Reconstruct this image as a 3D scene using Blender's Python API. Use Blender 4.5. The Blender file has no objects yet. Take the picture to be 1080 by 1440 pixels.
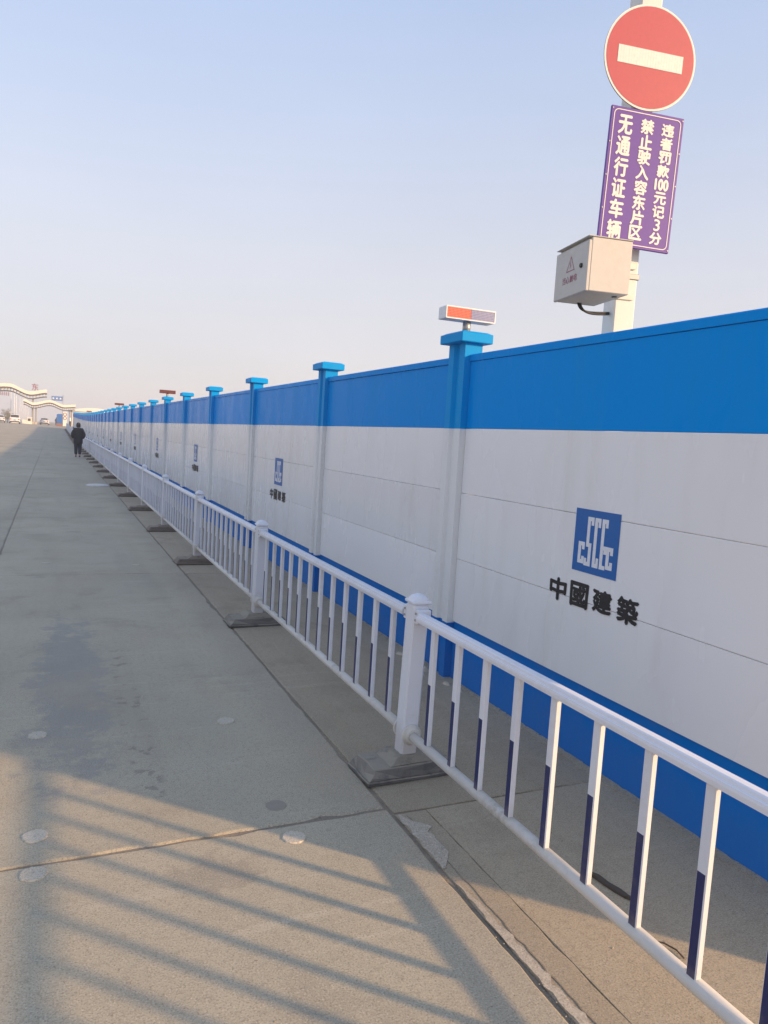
import bpy, bmesh, math, random
from mathutils import Vector, Matrix, Euler

R = math.radians
rnd = random.Random(7)
scn = bpy.context.scene
COL = scn.collection

# ------------------------------------------------------------------ camera
cam_d = bpy.data.cameras.new('camera')
cam_d.sensor_fit = 'HORIZONTAL'
cam_d.sensor_width = 36.0
cam_d.lens = 36.0 * 1040.0 / 1080.0
cam_d.clip_start = 0.05
cam_d.clip_end = 4000
cam = bpy.data.objects.new('camera', cam_d)
cam.location = (0, 0, 1.75)
cam.rotation_euler = (1.475728, -0.061642, -0.418503)
COL.objects.link(cam)
scn.camera = cam

# ------------------------------------------------------------------ sky and sun
SUN_EL = R(18.6)
SUN_DIR = Vector((math.cos(SUN_EL) * 0.7071, -math.cos(SUN_EL) * 0.7071, math.sin(SUN_EL)))
world = bpy.data.worlds.new('World')
scn.world = world
world.use_nodes = True
wn, wl = world.node_tree.nodes, world.node_tree.links
wn.clear()
wout = wn.new('ShaderNodeOutputWorld')
wbg = wn.new('ShaderNodeBackground')
sky = wn.new('ShaderNodeTexSky')
sky.sky_type = 'NISHITA'
sky.sun_disc = False
sky.sun_elevation = SUN_EL
sky.sun_rotation = R(135)
sky.altitude = 0
sky.air_density = 1.0
sky.dust_density = 1.0
sky.ozone_density = 2.0
wbg.inputs['Strength'].default_value = 0.15
# winter haze: the sky whitens towards the horizon, the same all the way round
wtc = wn.new('ShaderNodeTexCoord')
wsep = wn.new('ShaderNodeSeparateXYZ')
wl.new(wtc.outputs['Generated'], wsep.inputs[0])
wmr = wn.new('ShaderNodeMapRange')
wmr.interpolation_type = 'SMOOTHSTEP'
wmr.inputs['From Min'].default_value = -0.05
wmr.inputs['From Max'].default_value = 0.75
wmr.inputs['To Min'].default_value = 0.95
wmr.inputs['To Max'].default_value = 0.65
wl.new(wsep.outputs[2], wmr.inputs['Value'])
wrp = wn.new('ShaderNodeValToRGB')
wrp.color_ramp.elements[0].position = 0.0
wrp.color_ramp.elements[0].color = (0.665, 0.62, 0.625, 1)
wrp.color_ramp.elements[1].position = 0.55
wrp.color_ramp.elements[1].color = (0.455, 0.55, 0.76, 1)
e = wrp.color_ramp.elements.new(0.22)
e.color = (0.635, 0.62, 0.66, 1)
wl.new(wsep.outputs[2], wrp.inputs[0])
wsc = wn.new('ShaderNodeMix')
wsc.data_type = 'RGBA'
wsc.blend_type = 'MULTIPLY'
wsc.inputs[0].default_value = 1.0
wsc.clamp_result = False
wl.new(wrp.outputs[0], wsc.inputs[6])
wnz = wn.new('ShaderNodeTexNoise')       # faint unevenness of the haze, all over the sky
wnz.inputs['Scale'].default_value = 2.2
wnz.inputs['Detail'].default_value = 4
wmpn = wn.new('ShaderNodeMapping')
wmpn.inputs['Scale'].default_value = (1, 1, 2.5)
wl.new(wtc.outputs['Generated'], wmpn.inputs['Vector'])
wl.new(wmpn.outputs[0], wnz.inputs['Vector'])
wnr = wn.new('ShaderNodeMapRange')
wnr.inputs['From Min'].default_value = 0.3
wnr.inputs['From Max'].default_value = 0.7
wnr.inputs['To Min'].default_value = 3.2
wnr.inputs['To Max'].default_value = 3.45
wl.new(wnz.outputs['Fac'], wnr.inputs['Value'])
wl.new(wnr.outputs[0], wsc.inputs[7])
wmx = wn.new('ShaderNodeMix')
wmx.data_type = 'RGBA'
wl.new(wmr.outputs[0], wmx.inputs[0])
wl.new(sky.outputs[0], wmx.inputs[6])
wl.new(wsc.outputs[2], wmx.inputs[7])
wl.new(wmx.outputs[2], wbg.inputs['Color'])
wl.new(wbg.outputs[0], wout.inputs['Surface'])

sun_d = bpy.data.lights.new('sun', 'SUN')
sun_d.energy = 2.6
sun_d.angle = R(1.5)
sun_d.color = (1.0, 0.655, 0.35)
sun = bpy.data.objects.new('sun', sun_d)
sun.rotation_euler = SUN_DIR.to_track_quat('Z', 'Y').to_euler()
sun.location = (20, -20, 15)
COL.objects.link(sun)

scn.view_settings.view_transform = 'Standard'
scn.view_settings.look = 'None'
scn.view_settings.exposure = 1.22
scn.view_settings.gamma = 1.0
scn.view_settings.use_curve_mapping = False
scn.cycles.volume_bounces = 1

# ------------------------------------------------------------------ material helpers
class NT:
    """Small wrapper that makes procedural node materials short to write."""
    def __init__(s, name):
        s.m = bpy.data.materials.new(name)
        s.m.use_nodes = True
        s.n = s.m.node_tree.nodes
        s.l = s.m.node_tree.links
        s.b = s.n['Principled BSDF']
        s.geo = s.n.new('ShaderNodeNewGeometry')
        s.oi = s.n.new('ShaderNodeObjectInfo')
    def pos(s, scale=(1, 1, 1), off=(0, 0, 0)):
        mp = s.n.new('ShaderNodeMapping')
        mp.inputs['Scale'].default_value = scale
        mp.inputs['Location'].default_value = off
        s.l.new(s.geo.outputs['Position'], mp.inputs['Vector'])
        return mp.outputs[0]
    def noise(s, scale, detail=4, rough=0.55, vec=None, dist=0.0):
        t = s.n.new('ShaderNodeTexNoise')
        t.inputs['Scale'].default_value = scale
        t.inputs['Detail'].default_value = detail
        t.inputs['Roughness'].default_value = rough
        t.inputs['Distortion'].default_value = dist
        s.l.new(vec if vec else s.geo.outputs['Position'], t.inputs['Vector'])
        return t.outputs['Fac']
    def ramp(s, fac, lo, hi, a=0.0, b=1.0):
        r = s.n.new('ShaderNodeMapRange')
        r.interpolation_type = 'SMOOTHSTEP'
        r.inputs['From Min'].default_value = lo
        r.inputs['From Max'].default_value = hi
        r.inputs['To Min'].default_value = a
        r.inputs['To Max'].default_value = b
        s.l.new(fac, r.inputs['Value'])
        return r.outputs[0]
    def math(s, op, a, b=None):
        m = s.n.new('ShaderNodeMath')
        m.operation = op
        for i, v in enumerate((a, b)):
            if v is None:
                continue
            if isinstance(v, (int, float)):
                m.inputs[i].default_value = v
            else:
                s.l.new(v, m.inputs[i])
        return m.outputs[0]
    def mix(s, fac, a, b, mode='MIX'):
        m = s.n.new('ShaderNodeMix')
        m.data_type = 'RGBA'
        m.blend_type = mode
        for sock, v in ((m.inputs[0], fac), (m.inputs[6], a), (m.inputs[7], b)):
            if isinstance(v, (int, float)):
                sock.default_value = v
            elif isinstance(v, tuple):
                sock.default_value = (*v, 1.0) if len(v) == 3 else v
            else:
                s.l.new(v, sock)
        return m.outputs[2]
    def sep(s):
        x = s.n.new('ShaderNodeSeparateXYZ')
        s.l.new(s.geo.outputs['Position'], x.inputs[0])
        return x.outputs
    def nz(s):
        x = s.n.new('ShaderNodeSeparateXYZ')
        s.l.new(s.geo.outputs['Normal'], x.inputs[0])
        return x.outputs[2]
    def color(s, c):
        if isinstance(c, tuple):
            s.b.inputs['Base Color'].default_value = (*c, 1.0)
        else:
            s.l.new(c, s.b.inputs['Base Color'])
    def rough(s, v):
        if isinstance(v, (int, float)):
            s.b.inputs['Roughness'].default_value = v
        else:
            s.l.new(v, s.b.inputs['Roughness'])
    def bump(s, h, strength=0.3, dist=0.01):
        b = s.n.new('ShaderNodeBump')
        b.inputs['Strength'].default_value = strength
        b.inputs['Distance'].default_value = dist
        s.l.new(h, b.inputs['Height'])
        s.l.new(b.outputs[0], s.b.inputs['Normal'])


def paint(name, col, rough=0.4, dirt=(0.30, 0.27, 0.23), amount=0.25, streak=True, spec=0.5, metal=0.0, ripple=0.0, splash=0.0, ior=1.5):
    t = NT(name)
    n1 = t.noise(3.0, 5, 0.6, t.pos((1, 1, 0.18)) if streak else None)
    n2 = t.noise(26, 4, 0.65) if not ripple else t.noise(2.2, 3, 0.5, t.pos((1.5, 1.5, 0.5)))
    f = t.math('MULTIPLY', t.ramp(n1, 0.42, 0.78), t.ramp(n2, 0.3, 0.7))
    f = t.math('MULTIPLY', f, amount)
    c = t.mix(f, col, dirt)
    if splash:
        sz = t.math('ADD', t.sep()[2], t.math('MULTIPLY', t.math('SUBTRACT', t.noise(12, 4, 0.7), 0.5), 0.25))
        c = t.mix(t.ramp(sz, 0.33, 0.14, 0.0, splash), c, (0.40, 0.34, 0.26))
    br = t.math('ADD', t.math('MULTIPLY', t.oi.outputs['Random'], 0.10), 0.92)
    g = t.n.new('ShaderNodeCombineColor')
    for i in range(3):
        t.l.new(br, g.inputs[i])
    c = t.mix(1.0, c, g.outputs[0], 'MULTIPLY')
    t.color(c)
    t.rough(t.ramp(n2, 0.2, 0.8, rough - 0.06, rough + 0.12) if not ripple else t.ramp(n2, 0.3, 0.7, rough - 0.04, rough + 0.10))
    t.b.inputs['Specular IOR Level'].default_value = spec
    t.b.inputs['IOR'].default_value = ior
    t.b.inputs['Metallic'].default_value = metal
    if ripple:
        t.bump(t.noise(1.0, 1, 0.4, t.pos((3.2, 3.2, 0.45))), ripple, 0.02)
    return t.m


def flat(name, col, rough=0.5, metal=0.0):
    t = NT(name)
    n = t.noise(40, 3)
    t.color(t.mix(t.ramp(n, 0.3, 0.75, 0.0, 0.22), col, tuple(min(1, c * 0.6 + 0.03) for c in col)))
    t.rough(rough)
    t.b.inputs['Metallic'].default_value = metal
    return t.m


def concrete(name, base, dark, pale, stains=True):
    t = NT(name)
    big = t.noise(0.32, 5, 0.6)
    mid = t.noise(1.7, 6, 0.62, dist=0.4)
    along = t.noise(1.0, 4, 0.6, t.pos((2.2, 0.16, 1)))
    across = t.noise(1.0, 5, 0.7, t.pos((0.45, 9.0, 1)))
    fine = t.noise(34, 5, 0.7)
    grit = t.noise(150, 4, 0.75)
    c = t.mix(t.ramp(big, 0.3, 0.72), base, tuple(x * 0.78 for x in base))
    c = t.mix(t.math('MULTIPLY', t.ramp(along, 0.45, 0.70), 0.36), c, dark)
    c = t.mix(t.math('MULTIPLY', t.ramp(across, 0.55, 0.72), 0.42), c, pale)
    c = t.mix(t.math('MULTIPLY', t.ramp(mid, 0.52, 0.68), 0.42), c, dark)
    if stains:
        x, y, z = t.sep()
        # a worn, rough blue-grey patch left of the lane centre
        dx = t.math('DIVIDE', t.math('SUBTRACT', x, 0.13), 0.27)
        dy = t.math('DIVIDE', t.math('SUBTRACT', y, 5.3), 1.8)
        d = t.math('SQRT', t.math('ADD', t.math('MULTIPLY', dx, dx), t.math('MULTIPLY', dy, dy)))
        d = t.math('ADD', d, t.math('MULTIPLY', t.math('SUBTRACT', t.noise(4.5, 8, 0.75), 0.5), 3.6))
        c = t.mix(t.ramp(d, 1.05, 0.6, 0.0, 0.62), c, (0.25, 0.24, 0.225))
        # a trail of small spalled marks along the lane
        dx = t.math('DIVIDE', t.math('SUBTRACT', x, 0.47), 0.09)
        dy = t.math('DIVIDE', t.math('SUBTRACT', y, 4.6), 1.7)
        d = t.math('ADD', t.math('MULTIPLY', dx, dx), t.math('MULTIPLY', dy, dy))
        c = t.mix(t.math('MULTIPLY', t.ramp(d, 1.0, 0.5), t.ramp(t.noise(11.0, 3, 0.6), 0.56, 0.62, 0.0, 0.6)), c, (0.17, 0.15, 0.12))
        dx = t.math('DIVIDE', t.math('SUBTRACT', x, 0.62), 0.22)
        dy = t.math('DIVIDE', t.math('SUBTRACT', y, 2.78), 0.16)
        d = t.math('SQRT', t.math('ADD', t.math('MULTIPLY', dx, dx), t.math('MULTIPLY', dy, dy)))
        d = t.math('ADD', d, t.math('MULTIPLY', t.math('SUBTRACT', t.noise(9.0, 6, 0.7), 0.5), 2.6))
        c = t.mix(t.ramp(d, 1.0, 0.4, 0.0, 0.35), c, (0.17, 0.14, 0.12))
        # sandy dust in the gutter beside the kerb joint
        g = t.math('ABSOLUTE', t.math('SUBTRACT', x, 1.42))
        g = t.math('ADD', g, t.math('MULTIPLY', t.math('SUBTRACT', t.noise(2.0, 6, 0.7), 0.5), 0.5))
        c = t.mix(t.ramp(g, 0.30, 0.0, 0.0, 0.5), c, (0.36, 0.31, 0.235))
    pits = t.noise(70, 2, 0.5)
    c = t.mix(t.math('MULTIPLY', t.ramp(pits, 0.66, 0.72), 0.75), c, tuple(x * 0.35 for x in base))
    sand = t.noise(0.9, 6, 0.7, dist=0.6)
    c = t.mix(t.math('MULTIPLY', t.ramp(sand, 0.48, 0.66), 0.5), c, (0.40, 0.325, 0.225))
    c = t.mix(t.math('MULTIPLY', t.ramp(fine, 0.48, 0.66), 0.5), c, tuple(x * 0.62 for x in base))
    c = t.mix(t.math('MULTIPLY', t.ramp(grit, 0.53, 0.62), 0.8), c, tuple(x * 0.45 for x in base))
    c = t.mix(t.math('MULTIPLY', t.ramp(grit, 0.45, 0.36), 0.7), c, pale)
    br = t.math('ADD', t.math('MULTIPLY', t.oi.outputs['Random'], 0.12), 0.93)
    gcol = t.n.new('ShaderNodeCombineColor')
    for i in range(3):
        t.l.new(br, gcol.inputs[i])
    c = t.mix(1.0, c, gcol.outputs[0], 'MULTIPLY')
    t.color(c)
    t.rough(t.ramp(mid, 0.3, 0.8, 0.68, 0.9))
    t.b.inputs['Specular IOR Level'].default_value = 0.35
    hsum = t.math('ADD', t.math('MULTIPLY', fine, 0.6), t.math('ADD', t.math('MULTIPLY', grit, 0.35), t.math('MULTIPLY', across, 0.5)))
    t.bump(hsum, 0.55, 0.006)
    return t.m


def rubber(name, col, dust):
    t = NT(name)
    up = t.ramp(t.nz(), 0.25, 0.9)
    n = t.noise(9, 6, 0.7)
    f = t.math('MULTIPLY', t.math('ADD', t.math('MULTIPLY', up, 0.75), 0.2), t.ramp(n, 0.25, 0.5))
    t.color(t.mix(f, col, dust))
    t.rough(0.85)
    t.bump(t.noise(45, 5, 0.7), 0.5, 0.01)
    return t.m


M = {}
M['road'] = concrete('road_concrete', (0.465, 0.41, 0.30), (0.27, 0.24, 0.187), (0.58, 0.52, 0.41))
M['walk'] = concrete('walk_concrete', (0.45, 0.375, 0.265), (0.26, 0.215, 0.158), (0.55, 0.475, 0.36), stains=False)
M['dirt'] = concrete('joint_dirt', (0.29, 0.24, 0.18), (0.19, 0.16, 0.12), (0.24, 0.20, 0.16), stains=False)
M['plug'] = concrete('plug_cement', (0.60, 0.535, 0.42), (0.42, 0.37, 0.29), (0.70, 0.63, 0.52), stains=False)
M['rubble'] = concrete('broken_concrete', (0.56, 0.49, 0.385), (0.24, 0.20, 0.15), (0.70, 0.63, 0.52), stains=False)
M['soil'] = concrete('dry_soil', (0.30, 0.25, 0.19), (0.20, 0.17, 0.13), (0.36, 0.31, 0.25), stains=False)
M['cement'] = flat('pale_cement', (0.52, 0.45, 0.34), 0.9)
M['cement_dark'] = flat('dark_cement', (0.28, 0.245, 0.195), 0.9)
M['white_panel'] = paint('white_panel_paint', (0.86, 0.86, 0.86), 0.22, (0.60, 0.56, 0.50), 0.42, ripple=0.09)
M['blue_panel'] = paint('blue_panel_paint', (0.0, 0.28, 0.78), 0.26, (0.03, 0.28, 0.54), 0.3, spec=0.12, ripple=0.12, ior=1.22)
M['blue_base'] = paint('blue_base_paint', (0.0, 0.16, 0.54), 0.5, (0.16, 0.18, 0.24), 0.3, spec=0.2, ior=1.3, splash=0.05)
M['blue_post'] = paint('blue_post_paint', (0.0, 0.31, 0.74), 0.4, (0.10, 0.25, 0.42), 0.2, spec=0.15, ior=1.3)
M['white_post'] = paint('white_post_paint', (0.80, 0.81, 0.80), 0.42, (0.45, 0.42, 0.38), 0.4)
M['rail'] = paint('white_rail_paint', (0.74, 0.75, 0.79), 0.32, (0.38, 0.33, 0.27), 0.30, splash=0.45)
M['rail_dusty'] = paint('dusty_rail_paint', (0.66, 0.63, 0.57), 0.5, (0.34, 0.29, 0.22), 0.75, streak=False)
M['navy'] = paint('navy_strip', (0.010, 0.020, 0.11), 0.4, (0.20, 0.18, 0.17), 0.35, splash=0.4)
M['rubber'] = rubber('dusty_rubber', (0.075, 0.075, 0.08), (0.31, 0.275, 0.215))
M['rubber_brown'] = rubber('brown_rubber', (0.075, 0.055, 0.045), (0.29, 0.245, 0.19))
M['emblem_blue'] = flat('emblem_blue', (0.0, 0.12, 0.42), 0.4)
M['emblem_white'] = flat('emblem_white', (0.78, 0.80, 0.84), 0.4)
M['ink'] = flat('black_ink', (0.012, 0.012, 0.014), 0.5)
M['pole'] = paint('pole_white', (0.74, 0.73, 0.68), 0.4, (0.42, 0.38, 0.30), 0.45)
M['sign_red'] = flat('sign_red', (0.52, 0.105, 0.115), 0.4)
M['sign_white'] = flat('sign_white', (0.82, 0.80, 0.74), 0.4)
M['purple'] = flat('board_purple', (0.125, 0.052, 0.34), 0.45)
M['box_grey'] = paint('box_enamel', (0.58, 0.57, 0.54), 0.45, (0.40, 0.36, 0.30), 0.2)
M['warn'] = flat('warning_print', (0.34, 0.10, 0.17), 0.5)
M['black'] = flat('black_plastic', (0.015, 0.015, 0.017), 0.45)
M['steel'] = flat('galvanised_steel', (0.45, 0.44, 0.42), 0.4, 0.7)


def lens_mat(name, col, dark, cell):
    t = NT(name)
    br = t.n.new('ShaderNodeTexBrick')
    br.offset = 0.0
    br.inputs['Scale'].default_value = 1.0
    br.inputs['Brick Width'].default_value = cell
    br.inputs['Row Height'].default_value = cell
    br.inputs['Mortar Size'].default_value = cell * 0.10
    br.inputs['Color1'].default_value = (*col, 1)
    br.inputs['Color2'].default_value = (*[c * 0.85 for c in col], 1)
    br.inputs['Mortar'].default_value = (*dark, 1)
    tc = t.n.new('ShaderNodeTexCoord')
    sp = t.n.new('ShaderNodeSeparateXYZ')
    cb = t.n.new('ShaderNodeCombineXYZ')
    t.l.new(tc.outputs['Object'], sp.inputs[0])
    t.l.new(sp.outputs[0], cb.inputs[0])
    t.l.new(sp.outputs[2], cb.inputs[1])
    t.l.new(cb.outputs[0], br.inputs['Vector'])
    t.color(br.outputs['Color'])
    t.rough(0.25)
    return t.m


M['lens_red'] = lens_mat('lens_red', (0.72, 0.08, 0.05), (0.55, 0.30, 0.22), 0.011)
M['lens_grey'] = lens_mat('lens_grey', (0.15, 0.18, 0.42), (0.45, 0.45, 0.50), 0.011)
M['lens_maroon'] = lens_mat('lens_maroon', (0.11, 0.018, 0.018), (0.20, 0.10, 0.09), 0.011)

# ------------------------------------------------------------------ mesh helpers
class MB:
    def __init__(s):
        s.v, s.f, s.mi, s.sm = [], [], [], []
    def add(s, vs, fs, mi=0, smooth=False):
        o = len(s.v)
        s.v += [tuple(v) for v in vs]
        for f in fs:
            s.f.append(tuple(i + o for i in f))
            s.mi.append(mi)
            s.sm.append(smooth)
        return s
    def box(s, x0, x1, y0, y1, z0, z1, mi=0, c=0.0):
        if c <= 0:
            vs = [(x, y, z) for z in (z0, z1) for y in (y0, y1) for x in (x0, x1)]
            return s.add(vs, [(0, 2, 3, 1), (4, 5, 7, 6), (0, 1, 5, 4), (2, 6, 7, 3), (0, 4, 6, 2), (1, 3, 7, 5)], mi)
        bm = bmesh.new()
        bmesh.ops.create_cube(bm, size=1)
        for v in bm.verts:
            v.co = Vector(((x0 + x1) / 2 + v.co.x * (x1 - x0), (y0 + y1) / 2 + v.co.y * (y1 - y0), (z0 + z1) / 2 + v.co.z * (z1 - z0)))
        bmesh.ops.bevel(bm, geom=bm.edges[:], offset=c, segments=1, affect='EDGES')
        bm.verts.index_update()
        s.add([v.co[:] for v in bm.verts], [[v.index for v in f.verts] for f in bm.faces], mi)
        bm.free()
        return s
    def frustum(s, x, y, z0, z1, a0, b0, a1, b1, mi=0):
        vs = [(x + sx * a / 2, y + sy * b / 2, z) for z, a, b in ((z0, a0, b0), (z1, a1, b1)) for sx, sy in ((-1, -1), (1, -1), (1, 1), (-1, 1))]
        return s.add(vs, [(3, 2, 1, 0), (4, 5, 6, 7), (0, 1, 5, 4), (1, 2, 6, 5), (2, 3, 7, 6), (3, 0, 4, 7)], mi)
    def extrude(s, prof, axis, a, b, mi=0, smooth=False, caps=True):
        """prof: list of 2D points; axis 'x','y','z' extruded from a to b."""
        def p(q, t):
            return {'y': (q[0], t, q[1]), 'x': (t, q[0], q[1]), 'z': (q[0], q[1], t)}[axis]
        n = len(prof)
        vs = [p(q, a) for q in prof] + [p(q, b) for q in prof]
        fs = [(i, (i + 1) % n, n + (i + 1) % n, n + i) for i in range(n)]
        s.add(vs, fs, mi, smooth)
        if caps:
            s.add([p(q, a) for q in prof], [tuple(range(n))[::-1]], mi)
            s.add([p(q, b) for q in prof], [tuple(range(n))], mi)
        return s
    def tube(s, pts, r, seg=8, mi=0, caps=True):
        pts = [Vector(p) for p in pts]
        rs = r if isinstance(r, (list, tuple)) else [r] * len(pts)
        rings = []
        up = Vector((0, 0, 1))
        for i, p in enumerate(pts):
            d = (pts[min(i + 1, len(pts) - 1)] - pts[max(i - 1, 0)]).normalized()
            a = d.cross(up)
            if a.length < 1e-3:
                a = d.cross(Vector((1, 0, 0)))
            a.normalize()
            b = d.cross(a).normalized()
            rings.append([p + (a * math.cos(2 * math.pi * k / seg) + b * math.sin(2 * math.pi * k / seg)) * rs[i] for k in range(seg)])
        vs = [v[:] for ring in rings for v in ring]
        fs = []
        for i in range(len(pts) - 1):
            for k in range(seg):
                fs.append((i * seg + k, i * seg + (k + 1) % seg, (i + 1) * seg + (k + 1) % seg, (i + 1) * seg + k))
        s.add(vs, fs, mi, True)
        if caps:
            s.add([v[:] for v in rings[0]], [tuple(range(seg))], mi)
            s.add([v[:] for v in rings[-1]], [tuple(range(seg))[::-1]], mi)
        return s
    def disc(s, c, r, h, seg=24, axis='z', mi=0, jitter=0.0, bev=0.0):
        prof = []
        for k in range(seg):
            rr = r * (1 + jitter * (rnd.random() - 0.5))
            prof.append((rr * math.cos(2 * math.pi * k / seg), rr * math.sin(2 * math.pi * k / seg)))
        lay = [(1, 0), (1, h - bev), (1 - bev / r, h)] if bev else [(1, 0), (1, h)]
        vs = []
        for sc, t in lay:
            for q in prof:
                if axis == 'z':
                    vs.append((c[0] + q[0] * sc, c[1] + q[1] * sc, c[2] + t))
                elif axis == 'y':
                    vs.append((c[0] + q[0] * sc, c[1] - t, c[2] + q[1] * sc))
                else:
                    vs.append((c[0] - t, c[1] + q[0] * sc, c[2] + q[1] * sc))
        n = seg
        fs = [(j * n + i, j * n + (i + 1) % n, (j + 1) * n + (i + 1) % n, (j + 1) * n + i) for j in range(len(lay) - 1) for i in range(n)]
        fs += [tuple(range((len(lay) - 1) * n, len(lay) * n)), tuple(range(n))[::-1]]
        return s.add(vs, fs, mi)
    def mesh(s, name, mats):
        me = bpy.data.meshes.new(name)
        me.from_pydata(s.v, [], s.f)
        for m in (mats if isinstance(mats, (list, tuple)) else [mats]):
            me.materials.append(m)
        me.polygons.foreach_set('material_index', s.mi)
        me.polygons.foreach_set('use_smooth', s.sm)
        bm = bmesh.new()
        bm.from_mesh(me)
        bmesh.ops.remove_doubles(bm, verts=bm.verts[:], dist=1e-5)
        bmesh.ops.recalc_face_normals(bm, faces=bm.faces[:])
        bm.to_mesh(me)
        bm.free()
        me.update()
        return me
    def build(s, name, mats, parent=None, loc=(0, 0, 0), rot=(0, 0, 0)):
        return put(name, s.mesh(name, mats), parent, loc, rot)


def put(name, me, parent=None, loc=(0, 0, 0), rot=(0, 0, 0), scale=(1, 1, 1)):
    o = bpy.data.objects.new(name, me)
    COL.objects.link(o)
    o.parent = parent
    o.location = loc
    o.rotation_euler = rot
    o.scale = scale
    return o


def tag(o, label, cat, group=None):
    o['label'] = label
    o['category'] = cat
    if group:
        o['group'] = group
    return o


def thing(name, label, cat, loc=(0, 0, 0), rot=(0, 0, 0), group=None):
    return tag(put(name, None, None, loc, rot), label, cat, group)


def structure(o):
    o['kind'] = 'structure'
    return o


def text_verts(body, bold=0.0, extrude=0.0):
    """Mesh of a piece of writing, in the local XY plane, from Blender's own built-in font."""
    c = bpy.data.curves.new('writing', 'FONT')
    c.body = body
    c.offset = bold
    c.extrude = extrude
    c.resolution_u = 3
    o = bpy.data.objects.new('writing', c)
    COL.objects.link(o)
    dg = bpy.context.evaluated_depsgraph_get()
    me = bpy.data.meshes.new_from_object(o.evaluated_get(dg))
    vs = [v.co.copy() for v in me.vertices]
    fs = [tuple(p.vertices) for p in me.polygons]
    bpy.data.objects.remove(o)
    bpy.data.curves.remove(c)
    bpy.data.meshes.remove(me)
    return vs, fs


def add_text(mb, body, cx, cz, w, h, put_fn, bold=0.0, ext=0.001, mi=0):
    """Fit the writing into a w x h box centred on (cx, cz); put_fn maps (u, v, depth) to 3D.
    bold (fraction of the width) thickens the strokes by laying shifted copies over each other."""
    vs, fs = text_verts(body, 0.0, 0.02)
    x0, x1 = min(v.x for v in vs), max(v.x for v in vs)
    y0, y1 = min(v.y for v in vs), max(v.y for v in vs)
    b = bold * abs(w)
    sh = [(0, 0), (-b, 0), (b, 0), (0, -b), (0, b)] if b else [(0, 0)]
    w2, h2 = w - math.copysign(2 * b, w), h - 2 * b
    for k, (du, dv) in enumerate(sh):
        out = []
        for v in vs:
            u = cx + ((v.x - x0) / (x1 - x0) - 0.5) * w2 + du
            t = cz + ((v.y - y0) / (y1 - y0) - 0.5) * h2 + dv
            out.append(put_fn(u, t, (ext + 0.00012 * k) if v.z > 0 else 0.0))
        mb.add(out, fs, mi)


def ground_z(y):
    t = max(0.0, min(1.0, (y - 55.0) / 95.0))
    return 0.85 * t * t * (3 - 2 * t)

# ================================================================== THE SETTING
ROAD_L, KERB, WALL_X = -20.0, 1.50, 2.776
JOINT0, JOINT = 3.06, 6.08

gm = MB()
gm.box(-350, 350, -20, 680, -1.0, -0.12)
ground = structure(gm.build('ground', M['soil']))

# road bed and slabs
rm = MB()
ys = [-8.0, 50.0] + [55 + 5 * i for i in range(24)] + [260, 400, 660]
def bed(mb, x0, x1, top, ys, mi=0):
    vs, fs = [], []
    for y in ys:
        z = ground_z(y)
        vs += [(x0, y, z + top), (x1, y, z + top), (x0, y, z - 0.2), (x1, y, z - 0.2)]
    for i in range(len(ys) - 1):
        a, b = i * 4, i * 4 + 4
        fs += [(a, a + 1, b + 1, b), (a, b, b + 2, a + 2), (a + 1, a + 3, b + 3, b + 1)]
    mb.add(vs, fs, mi)
bed(rm, ROAD_L, KERB + 0.005, -0.007, ys)
road = structure(rm.build('road', M['dirt']))
bed(rm2 := MB(), KERB + 0.006, 16.0, -0.007, ys)
sidewalk = structure(rm2.build('sidewalk', M['dirt']))


def slab_mesh(x0, x1, y0, y1, step, jit, cham, seed):
    """A concrete slab with a slightly crumbled outline and chamfered arris."""
    r = random.Random(seed)
    def edge(a, b):
        n = max(1, int((Vector(b) - Vector(a)).length / step))
        return [Vector(a).lerp(Vector(b), i / n) for i in range(n)]
    cs = [(x0, y0), (x1, y0), (x1, y1), (x0, y1)]
    ring = []
    for i in range(4):
        ring += edge(cs[i], cs[(i + 1) % 4])
    c = Vector(((x0 + x1) / 2, (y0 + y1) / 2))
    lo, hi, tp = [], [], []
    for p in ring:
        sx = (1 if p.x < c.x else -1) if abs(p.x - x0) < 1e-6 or abs(p.x - x1) < 1e-6 else 0
        sy = (1 if p.y < c.y else -1) if abs(p.y - y0) < 1e-6 or abs(p.y - y1) < 1e-6 else 0
        j = r.random() * jit
        ch = cham * (0.4 + 1.2 * r.random()) + (jit * 3 * r.random() if r.random() < 0.12 else 0)
        q = Vector((p.x + sx * j, p.y + sy * j))
        lo.append((q.x, q.y, -0.05))
        hi.append((q.x, q.y, -ch * 0.6))
        tp.append((q.x + sx * ch, q.y + sy * ch, 0.0))
    n = len(ring)
    mb = MB()
    vs = lo + hi + tp
    fs = [(k * n + i, k * n + (i + 1) % n, (k + 1) * n + (i + 1) % n, (k + 1) * n + i) for k in range(2) for i in range(n)]
    fs.append(tuple(range(2 * n, 3 * n)))
    return mb.add(vs, fs)

LANES = [(-14.2, -9.75), (-9.75, -5.2), (-5.2, -0.60), (-0.60, KERB)]
for li, (x0, x1) in enumerate(LANES):
    for k in range(-2, 8):
        y0 = JOINT0 + k * JOINT
        y1 = min(y0 + JOINT, 50.0)
        if y1 - y0 < 0.5:
            continue
        g = 0.006
        near = li >= 2 and k < 3
        kx = 0.010 if li == 3 else g
        slab_mesh(x0 + g, x1 - kx, y0 + g, y1 - g, 0.10 if near else 0.6, 0.007 if near else 0.003, 0.008, li * 100 + k).build('slab', M['road'], road)
far = MB()
for x0, x1 in LANES:
    bed(far, x0 + 0.008, x1 - 0.008, 0.0, [50.01] + ys[2:])
bed(far, ROAD_L, -14.21, 0.0, [-8] + ys[1:])
far.build('far_slab', M['road'], road)

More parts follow.
